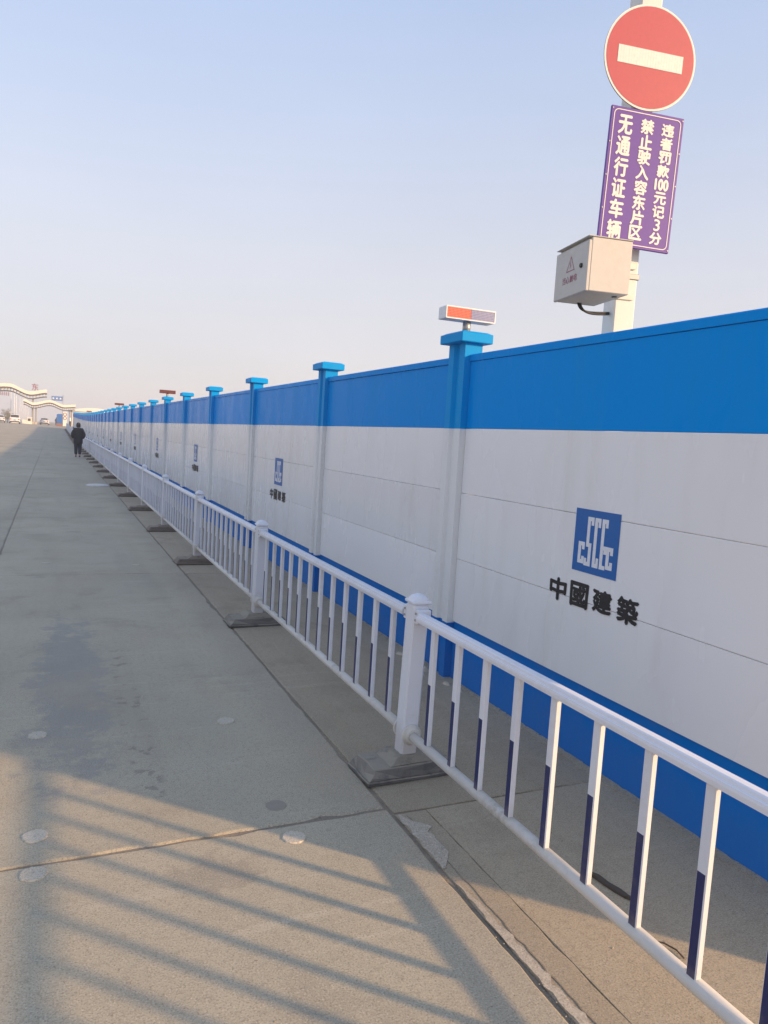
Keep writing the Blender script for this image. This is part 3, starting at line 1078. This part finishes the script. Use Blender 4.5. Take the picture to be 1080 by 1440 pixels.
M['skin'] = flat('skin', (0.42, 0.25, 0.18), 0.6)
M['hair'] = flat('black_hair', (0.012, 0.010, 0.010), 0.6)
M['jacket'] = flat('black_jacket', (0.005, 0.005, 0.011), 0.8)
M['trousers'] = flat('navy_trousers', (0.010, 0.012, 0.026), 0.8)
M['shoe'] = flat('dark_shoe', (0.05, 0.045, 0.045), 0.7)


def person(label, loc, rz, scale, jacket, trousers):
    t = thing('person', label, 'person', loc, (0, 0, rz))
    t.scale = (scale,) * 3
    J = {
        'pelvis': (0, 0, 0.95, .13, .10), 'waist': (0, 0.01, 1.10, .125, .095), 'chest': (0, 0.02, 1.30, .15, .11), 'neckb': (0, 0.02, 1.46, .065, .06),
        'neck': (0, 0.035, 1.53, .052, .055), 'head': (0, 0.055, 1.62, .078, .092), 'crown': (0, 0.05, 1.71, .060, .072),
        'shl': (-.17, .015, 1.41, .062, .062), 'ell': (-.26, -.05, 1.13, .046, .046), 'wrl': (-.215, .10, .95, .032, .034), 'hdl': (-.17, .135, .90, .03, .038),
        'shr': (.17, .015, 1.41, .062, .062), 'elr': (.26, -.05, 1.13, .046, .046), 'wrr': (.215, .10, .95, .032, .034), 'hdr': (.17, .135, .90, .03, .038),
        'hpl': (-.09, 0, .90, .092, .092), 'knl': (-.095, .09, .51, .062, .065), 'anl': (-.09, .04, .09, .042, .045), 'tol': (-.095, .16, .035, .036, .03),
        'hpr': (.09, 0, .90, .092, .092), 'knr': (.085, .0, .50, .062, .065), 'anr': (.08, -.17, .11, .042, .045), 'tor': (.08, -.06, .04, .036, .03),
    }
    E = [('pelvis', 'waist'), ('waist', 'chest'), ('chest', 'neckb'), ('neckb', 'neck'), ('neck', 'head'), ('head', 'crown'),
         ('chest', 'shl'), ('shl', 'ell'), ('ell', 'wrl'), ('wrl', 'hdl'), ('chest', 'shr'), ('shr', 'elr'), ('elr', 'wrr'), ('wrr', 'hdr'),
         ('pelvis', 'hpl'), ('hpl', 'knl'), ('knl', 'anl'), ('anl', 'tol'), ('pelvis', 'hpr'), ('hpr', 'knr'), ('knr', 'anr'), ('anr', 'tor')]
    put('body', skin_mesh('body', J, E, M['skin']), t)
    def fat(k, d, dz=0.0):
        x, y, z, a, b = J[k]
        return (x, y, z + dz, a + d, b + d)
    JJ = {'hem': (0, 0, .55, .235, .18), 'hip': (0, 0, .86, .245, .19), 'waist': (0, .01, 1.10, .215, .17), 'chest': (0, .015, 1.32, .215, .17), 'collar': (0, .02, 1.47, .12, .10),
          'shl': (-.185, .015, 1.40, .10, .10), 'ell': (-.275, -.05, 1.12, .10, .10), 'wrl': (-.215, .09, .95, .07, .07),
          'shr': (.185, .015, 1.40, .10, .10), 'elr': (.275, -.05, 1.12, .10, .10), 'wrr': (.215, .09, .95, .07, .07)}
    JE = [('hip', 'hem'), ('hip', 'waist'), ('waist', 'chest'), ('chest', 'collar'), ('chest', 'shl'), ('shl', 'ell'), ('ell', 'wrl'), ('chest', 'shr'), ('shr', 'elr'), ('elr', 'wrr')]
    jk = put('jacket', skin_mesh('jacket', JJ, JE, jacket), t)
    HJ = {'nape': (0, .01, 1.48, .115, .10), 'mid': (0, .03, 1.60, .118, .125), 'top': (0, .04, 1.71, .10, .11), 'tip': (0, .035, 1.76, .055, .06)}
    put('hood', skin_mesh('hood', HJ, [('nape', 'mid'), ('mid', 'top'), ('top', 'tip')], jacket), jk)
    TJ = {'seat': (0, 0, .93, .15, .125), 'hpl': fat('hpl', .028), 'knl': fat('knl', .03), 'anl': fat('anl', .032, .03), 'hpr': fat('hpr', .028), 'knr': fat('knr', .03), 'anr': fat('anr', .032, .03)}
    put('trousers', skin_mesh('trousers', TJ, [('seat', 'hpl'), ('hpl', 'knl'), ('knl', 'anl'), ('seat', 'hpr'), ('hpr', 'knr'), ('knr', 'anr')], trousers), t)
    for s in ('l', 'r'):
        a, b = J['an' + s], J['to' + s]
        lift = 0.0
        SJ = {'heel': (a[0], a[1] - .02, .045 + (a[2] - .09), .052, .045), 'mid': ((a[0] + b[0]) / 2, (a[1] + b[1]) / 2, (.045 + b[2]) / 2 + .01, .050, .042), 'toe': (b[0], b[1] + .03, b[2] + .004, .042, .034)}
        put('shoe', skin_mesh('shoe', SJ, [('mid', 'heel'), ('mid', 'toe')], M['shoe'], 1), t)
    # ears, nose, eyes and mouth of the (mostly hooded) head
    MB().frustum(0, 0.150, 1.600, 1.640, .028, .03, .014, .014).build('nose', M['skin'], t)
    for sx in (-1, 1):
        MB().disc((sx * .080, .055, 1.60), .02, .012, 8, 'x').build('ear', M['skin'], t)
        MB().box(sx * .032 - .012, sx * .032 + .012, .138, .146, 1.638, 1.648).build('eye', M['hair'], t)
    MB().box(-.022, .022, .136, .144, 1.568, 1.575).build('mouth', M['red_sign'] if 'red_sign' in M else M['skin'], t)
    return t

person('person in a dark hooded jacket and dark trousers walking away beside the railing', (1.16, 40.6, 0), 0.0, 1.0, M['jacket'], M['trousers'])
person('tiny figure in dark clothing standing in front of the arched gate', (0.55, 160.0, ground_z(160)), R(30), 0.93, M['jacket'], M['trousers'])

# ================================================================== CARS
M['car_white'] = flat('car_white', (0.75, 0.75, 0.74), 0.3)
M['glass'] = flat('car_glass', (0.02, 0.022, 0.026), 0.15)
M['tyre'] = flat('tyre', (0.015, 0.015, 0.016), 0.9)
M['tail'] = flat('tail_lamp', (0.35, 0.02, 0.02), 0.3)


def car(label, loc, rz, suv):
    t = thing('parked_car' if suv else 'car', label, 'car', loc, (0, 0, rz))
    H = 1.68 if suv else 1.46
    # y: 0 rear .. 4.5 front ; half widths at sections
    if suv:
        sec = [(0.00, .45, .95, .76), (0.08, .32, 1.05, .86), (0.6, .26, 1.08, .90), (2.2, .24, 1.05, .91), (3.3, .26, 1.02, .90), (4.2, .30, .88, .84), (4.5, .42, .70, .70)]
        cab = [(0.10, 1.0, .80), (0.38, H - .04, .64), (0.9, H, .66), (2.2, H - .02, .66), (2.75, H - .14, .64), (3.45, 1.0, .78)]
    else:
        sec = [(0.00, .45, .86, .74), (0.08, .32, .96, .84), (0.7, .24, 1.0, .89), (2.2, .22, .95, .90), (3.4, .24, .92, .88), (4.3, .30, .76, .82), (4.6, .42, .62, .68)]
        cab = [(0.55, .94, .78), (1.20, H - .05, .60), (1.7, H, .62), (2.3, H - .02, .62), (2.7, H - .10, .60), (3.5, .92, .76)]
    mb = MB()
    vs = []
    for y, z0, z1, w in sec:
        vs += [(-w, y, z0), (-w * 1.0, y, (z0 + z1) / 2), (-w * .93, y, z1), (w * .93, y, z1), (w, y, (z0 + z1) / 2), (w, y, z0)]
    fs = []
    for i in range(len(sec) - 1):
        for k in range(6):
            fs.append((i * 6 + k, i * 6 + (k + 1) % 6, i * 6 + 6 + (k + 1) % 6, i * 6 + 6 + k))
    fs += [tuple(range(6)), tuple(range(6 * len(sec) - 6, 6 * len(sec)))[::-1]]
    mb.add(vs, fs)
    body = mb.build('body', M['car_white'], t)
    cm = MB()
    vs = []
    base = .93
    for y, z, w in cab:
        vs += [(-w - .10 * (z > 1.1), y, base), (-w, y, z), (w, y, z), (w + .10 * (z > 1.1), y, base)]
    fs = []
    for i in range(len(cab) - 1):
        for k in range(3):
            fs.append((i * 4 + k, i * 4 + k + 1, i * 4 + 5 + k, i * 4 + 4 + k))
    fs += [(0, 1, 2, 3), tuple(range(4 * len(cab) - 4, 4 * len(cab)))[::-1]]
    cm.add(vs, fs)
    cm.build('cabin', M['car_white'], t)
    # panes set just proud of the cabin
    (ya, za, wa), (yb, zb, wb) = cab[0], cab[1]
    def lerp(a, b, f): return a + (b - a) * f
    def pane(name, q):
        c = sum((Vector(p) for p in q), Vector()) / 4
        nrm = (Vector(q[1]) - Vector(q[0])).cross(Vector(q[2]) - Vector(q[0])).normalized()
        if nrm.dot(c - Vector((0, 2.2, 1.1))) < 0:
            nrm = -nrm
        m = MB()
        m.add([Vector(p) + nrm * .012 for p in q] + [Vector(p) - nrm * .01 for p in q], [(0, 1, 2, 3), (7, 6, 5, 4), (0, 4, 5, 1), (1, 5, 6, 2), (2, 6, 7, 3), (3, 7, 4, 0)])
        m.build(name, M['glass'], t)
    f0, f1 = .18, .90
    pane('rear_window', [(-lerp(wa, wb, f0) * .92, lerp(ya, yb, f0), lerp(za, zb, f0)), (lerp(wa, wb, f0) * .92, lerp(ya, yb, f0), lerp(za, zb, f0)), (lerp(wa, wb, f1) * .92, lerp(ya, yb, f1), lerp(za, zb, f1)), (-lerp(wa, wb, f1) * .92, lerp(ya, yb, f1), lerp(za, zb, f1))])
    (ya, za, wa), (yb, zb, wb) = cab[-1], cab[-2]
    pane('windscreen', [(-lerp(wa, wb, f0) * .92, lerp(ya, yb, f0), lerp(za, zb, f0)), (lerp(wa, wb, f0) * .92, lerp(ya, yb, f0), lerp(za, zb, f0)), (lerp(wa, wb, f1) * .92, lerp(ya, yb, f1), lerp(za, zb, f1)), (-lerp(wa, wb, f1) * .92, lerp(ya, yb, f1), lerp(za, zb, f1))])
    for s in (-1, 1):
        w = cab[2][2]
        pane('side_window', [(s * (w + .085), cab[1][0] + .05, 1.0), (s * (w + .085), 2.1, 1.0), (s * (w + .012), 2.1, H - .10), (s * (w + .012), cab[1][0] + .25, H - .10)])
        pane('side_window', [(s * (w + .085), 2.16, 1.0), (s * (w + .085), 3.05, 1.0), (s * (w + .012), 2.60, H - .16), (s * (w + .012), 2.16, H - .11)])
        MB().box(min(s * .52, s * .80), max(s * .52, s * .80), -.012, .05, .70, .86, 0, .01).build('tail_lamp', M['tail'], t)
        for yy in (.85, 3.65):
            m = MB()
            m.tube([(s * .70, yy, .33), (s * .90, yy, .33)], .33, 18, 0)
            wo = m.build('wheel', M['tyre'], t)
            MB().tube([(s * .895, yy, .33), (s * .912, yy, .33)], .19, 14).build('rim', M['steel'], wo)
    MB().box(-.74, .74, -.03, .06, .28, .46, 0, .02).build('bumper', M['tyre'], t)
    MB().box(-.22, .22, -.035, .0, .60, .72).build('number_plate', M['emblem_blue'], t)
    return t

car('white high-bodied car at the left edge in front of the small tree', (-6.35, 150, ground_z(150)), R(3), True)
car('white low car under the near arched gate', (-1.75, 172, ground_z(172)), R(-2), False)
car('partly visible white car cut by the left edge of the photograph', (-9.2, 158, ground_z(158)), R(4), False)

# ================================================================== GATES WITH WAVY ROOFS
M['cream'] = flat('cream_roof', (0.82, 0.78, 0.68), 0.6)
M['brown'] = flat('brown_timber', (0.10, 0.075, 0.055), 0.7)
M['grey_col'] = flat('grey_column', (0.30, 0.27, 0.24), 0.7)
M['red_sign'] = flat('red_letters', (0.22, 0.035, 0.045), 0.6)


def gate(label, Y, ctrl, th, cols, depth):
    z = ground_z(Y)
    t = thing('arched_gate', label, 'gate', (0, Y, z))
    xs = [c[0] for c in ctrl]
    def zz(x):
        for (a, za), (b, zb) in zip(ctrl, ctrl[1:]):
            if a <= x <= b:
                f = (x - a) / (b - a)
                f = f * f * (3 - 2 * f)
                return za + (zb - za) * f - z
        return ctrl[-1][1] - z
    N = 48
    X = [xs[0] + (xs[-1] - xs[0]) * i / N for i in range(N + 1)]
    def ribbon(name, dz0, dz1, y0, y1, mat):
        mb = MB()
        vs = []
        for x in X:
            zt = zz(x)
            vs += [(x, y0, zt + dz0), (x, y0, zt + dz1), (x, y1, zt + dz1), (x, y1, zt + dz0)]
        fs = []
        for i in range(N):
            for k in range(4):
                fs.append((i * 4 + k, i * 4 + (k + 1) % 4, i * 4 + 4 + (k + 1) % 4, i * 4 + 4 + k))
        fs += [(0, 1, 2, 3), (4 * N, 4 * N + 3, 4 * N + 2, 4 * N + 1)]
        mb.add(vs, fs)
        return mb.build(name, mat, t)
    ribbon('roof', -th * .52, 0, -depth, depth, M['cream'])
    ribbon('eaves_beam', -th * .72, -th * .53, -depth * .85, depth * .85, M['brown'])
    ribbon('lower_beam', -th * 1.2, -th * 1.05, -depth * .6, depth * .6, M['brown'])
    for i in range(0, N, 2):
        x = X[i] + 0.05
        MB().box(x, x + .10, -depth * .85, depth * .85, zz(x) - th * 1.06, zz(x) - th * .72).build('bracket_block', M['cream'], t)
    for cx, cw in cols:
        MB().box(cx - cw / 2, cx + cw / 2, -cw / 2, cw / 2, -.2, zz(cx) - th * 1.1, 0, .02).build('column', M['grey_col'], t)
        MB().box(cx - cw * .9, cx + cw * .9, -cw * .9, cw * .9, -.2, .5, 0, .03).build('column_base', M['cement'], t)
    return t, zz

g1, _ = gate('nearer cream wavy roofed gate spanning the road at the end of the railing', 165, [(-5.45, 5.75), (-3.7, 5.15), (-0.6, 5.85), (1.9, 5.10), (4.05, 5.30)], 0.95, [(-3.85, .26), (-3.2, .26), (3.35, .30)], 1.6)
g2, zf = gate('taller cream wavy roofed gate at the left edge, farther back', 190, [(-17.0, 8.6), (-9.3, 9.55), (-4.9, 8.15), (-1.45, 8.8)], 1.45, [(-4.35, .34), (-12.5, .34)], 2.0)
ch = MB()
add_text(ch, '东', -3.95, 9.25 - ground_z(190), 1.4, 1.6, lambda u, v, d: (u, -d, v), bold=0.02, ext=0.12)
ch.build('roof_character', M['red_sign'], g2)
for i in range(6):
    rl = MB()
    x0 = -11.6 + i * .42
    for k in range(3):
        rl.box(x0 + .02, x0 + .32, -1.25, -1.15, 6.0 + k * .26, 6.12 + k * .26)
    rl.box(x0 + .13, x0 + .21, -1.27, -1.20, 5.95, 6.70)
    rl.build('hanging_letter', M['red_sign'], g2)

# ================================================================== FAR ROADSIDE THINGS
M['blue_far'] = flat('direction_blue', (0.02, 0.14, 0.45), 0.5)
sg = thing('direction_sign', 'blue road direction sign rising above the nearer gate roof', 'road sign', (2.5, 240, ground_z(240)))
MB().tube([(0, 0, -.1), (0, 0, 8.6)], .12, 10).build('post', M['steel'], sg)
MB().box(-3.1, -.15, -.06, .0, 6.9, 8.2, 0, .01).build('panel', M['blue_far'], sg)
for i in range(3):
    MB().disc((-2.6 + i * .95, -.061, 7.55), .26, .02, 14, 'y').build('panel_mark', M['sign_white'], sg)
MB().box(-.14, .0, -.03, .03, 7.4, 7.6).build('arm', M['steel'], sg)

rs = thing('restriction_sign', 'white upright board with two red ringed circles beside the gate', 'road sign', (1.72, 132, ground_z(132)))
MB().box(-.30, .30, -.03, .03, .25, 2.55, 0, .01).build('board', M['sign_white'], rs)
for s in (-1, 1):
    MB().box(s * .24 - .03, s * .24 + .03, .031, .08, -.1, 2.4).build('leg', M['steel'], rs)
for zc in (2.15, 1.55):
    pts = [(.24 * math.cos(a), -.04, zc + .24 * math.sin(a)) for a in [2 * math.pi * k / 24 for k in range(25)]]
    MB().tube(pts, .045, 6, caps=False).build('ring', M['red_sign'], rs)

bo = thing('portable_booth', 'narrow blue portable booth with a rusty base beside the gate', 'booth', (1.05, 150, ground_z(150)))
MB().box(-.5, .5, -.5, .5, .55, 2.05, 0, .03).build('cabin', M['blue_far'], bo)
MB().frustum(0, 0, 2.051, 2.25, 1.1, 1.1, .7, .7).build('roof', M['emblem_blue'], bo)
MB().box(-.52, .52, -.52, .52, 0, .549, 0, .02).build('base', flat('rusty_base', (.26, .12, .08), .8), bo)
MB().box(-.34, .34, -.52, -.501, .62, 1.9).build('door', M['emblem_blue'], bo)

kb = thing('guard_kiosk', 'small white guard box at the foot of the gate column', 'kiosk', (-4.25, 160, ground_z(160)))
MB().box(-.42, .42, -.4, .4, 0, 1.25, 0, .03).build('wall', M['cream'], kb)
MB().box(-.5, .5, -.48, .48, 1.251, 1.36, 0, .02).build('roof', M['sign_white'], kb)
MB().box(-.25, .25, -.42, -.401, .6, 1.1).build('window', M['glass'], kb)

wb = thing('marker_post', 'white marker post with a dark panel in front of the hoarding end', 'post', (2.42, 128, ground_z(128)))
MB().tube([(0, 0, 0), (0, 0, 1.3), (0, 0, 1.7)], [.16, .15, .10], 12).build('post', M['sign_white'], wb)
MB().box(-.13, .13, -.19, -.15, .1, 1.15).build('dark_panel', M['black'], wb)

bar_me = MB()
bar_me.extrude([(-.22, 0), (-.22, .18), (-.09, .8), (.09, .8), (.22, .18), (.22, 0)], 'x', -.7, .7)
barrier_me = bar_me.mesh('barrier', M['sign_white'])
for i, (x, y) in enumerate([(-5.6, 168), (-7.2, 170), (-8.8, 171)]):
    o = put('traffic_barrier', barrier_me, None, (x, y, ground_z(y)), (0, 0, 0))
    tag(o, ('low white traffic barrier nearest the gate column', 'middle low white traffic barrier left of the gate column', 'leftmost low white traffic barrier of the row beside the gate')[i], 'barrier', 'white barriers left of the gate')

# row of slender lamp poles
lp = MB().tube([(0, 0, 0), (0, 0, 3.5), (0, 0, 7.2)], [.10, .08, .06], 8).mesh('pole', M['sign_white'])
arm = MB().tube([(0, 0, 7.15), (.5, 0, 7.4), (1.1, 0, 7.45)], .04, 6).mesh('arm', M['sign_white'])
lh = MB().box(.95, 1.45, -.1, .1, 7.38, 7.47, 0, .01).mesh('lamp_head', M['steel'])
ORD = ['nearest', 'second nearest', 'third nearest', 'fourth nearest', 'middle, fifth', 'fourth farthest', 'third farthest', 'second farthest', 'farthest']
for i, y in enumerate([196, 208, 224, 240, 256, 272, 290, 310, 330]):
    t = thing('street_lamp', ORD[i] + ' slender white lamp pole in the receding row behind the gates', 'street lamp', (-9.0 + 0.4 * (rnd.random() - .5), y, ground_z(y)), (0, 0, 0), 'lamp poles receding behind the gates')
    put('pole', lp, t)
    put('arm', arm, t)
    put('lamp_head', lh, t)

# sheds behind the hoarding
def shed(label, x0, x1, y0, y1, h, rise):
    t = thing('site_shed', label, 'building', (x0, y0, ground_z(y0)))
    L, D = x1 - x0, y1 - y0
    MB().box(0, L, 0, D, -.1, h).build('wall', M['cream'], t)
    n = 16
    pts = [(-.4 + (L + .8) * k / n, h + .001 + rise * math.sin(math.pi * k / n)) for k in range(n + 1)]
    pr = pts + [(L + .4, h - .25), (L + .4 - .001, h - .26)] + [(-.4, h - .26)]
    MB().extrude(pts + [(L + .4, h + .0005 - .15), (-.4, h + .0005 - .15)], 'y', -.5, D + .5).build('roof', M['sign_white'], t)
    for k in range(int(L / 3)):
        MB().box(1 + k * 3, 2.4 + k * 3, -.05, -.001, 1.2, 2.4).build('window', M['glass'], t)
    return t
shed('long low cream shed with a curved white roof behind the hoarding end', 3.9, 15.5, 205, 225, 3.9, 0.9)
shed('second pale shed behind the hoarding, farther right', 18, 34, 260, 285, 4.8, 1.2)

# small tree by the left edge
M['bark'] = flat('bark', (0.10, 0.075, 0.055), 0.9)
lf = NT('dry_leaves')
lf.color(lf.mix(lf.ramp(lf.noise(2.5, 3), .35, .65), (0.12, 0.115, 0.045), (0.19, 0.15, 0.07)))
lf.rough(0.8)
M['leaf'] = lf.m


def tree(label, loc, H, Rr, seed):
    r = random.Random(seed)
    t = thing('small_tree', label, 'tree', loc)
    mb = MB()
    mb.tube([(0, 0, -.1), (.03, 0, H * .25), (-.02, .03, H * .5), (.02, 0, H * .8)], [.09, .07, .05, .015], 8)
    tips = []
    for i in range(11):
        a, h0 = r.random() * 6.28, H * r.uniform(.25, .7)
        l = Rr * r.uniform(.6, 1.0)
        tip = (math.cos(a) * l, math.sin(a) * l, h0 + l * r.uniform(.3, .8))
        mb.tube([(0, 0, h0), (tip[0] * .5, tip[1] * .5, h0 + (tip[2] - h0) * .6), tip], [.035, .02, .006], 6)
        tips.append(tip)
    mb.build('trunk', M['bark'], t)
    lm = MB()
    for i in range(1500):
        c = Vector(r.choice(tips)) * r.uniform(.5, 1.05)
        c.z = max(c.z, H * .28)
        p = c + Vector((r.gauss(0, .22), r.gauss(0, .22), r.gauss(0, .20)))
        s = r.uniform(.05, .11)
        e = Euler((r.random() * 6, r.random() * 6, r.random() * 6)).to_matrix()
        lm.add([p + e @ Vector(q) for q in ((-s, 0, 0), (0, -s * .5, .02), (s, 0, 0), (0, s * .5, .02))], [(0, 1, 2, 3)])
    cr = bpy.data.meshes.new('crown')
    cr.from_pydata([tuple(v) for v in lm.v], [], lm.f)
    cr.materials.append(M['leaf'])
    put('crown', cr, t)
tree('small bushy tree with dry yellowish leaves behind the cars', (-8.3, 165, ground_z(165)), 2.5, 1.25, 5)

# ================================================================== HAZE
hz = MB().box(-360, 360, -30, 690, -2.0, 13.0)
hzm = bpy.data.materials.new('haze_air')
hzm.use_nodes = True
hn = hzm.node_tree.nodes
hn.clear()
ho = hn.new('ShaderNodeOutputMaterial')
hv = hn.new('ShaderNodeVolumePrincipled')
hv.inputs['Color'].default_value = (0.93, 0.91, 0.92, 1)
hv.inputs['Density'].default_value = 0.0016
hv.inputs['Anisotropy'].default_value = 0.2
hzm.node_tree.links.new(hv.outputs[0], ho.inputs['Volume'])
haze = hz.build('haze', hzm)
haze['kind'] = 'stuff'
haze['label'] = 'thin winter haze over the road'
haze['category'] = 'haze'
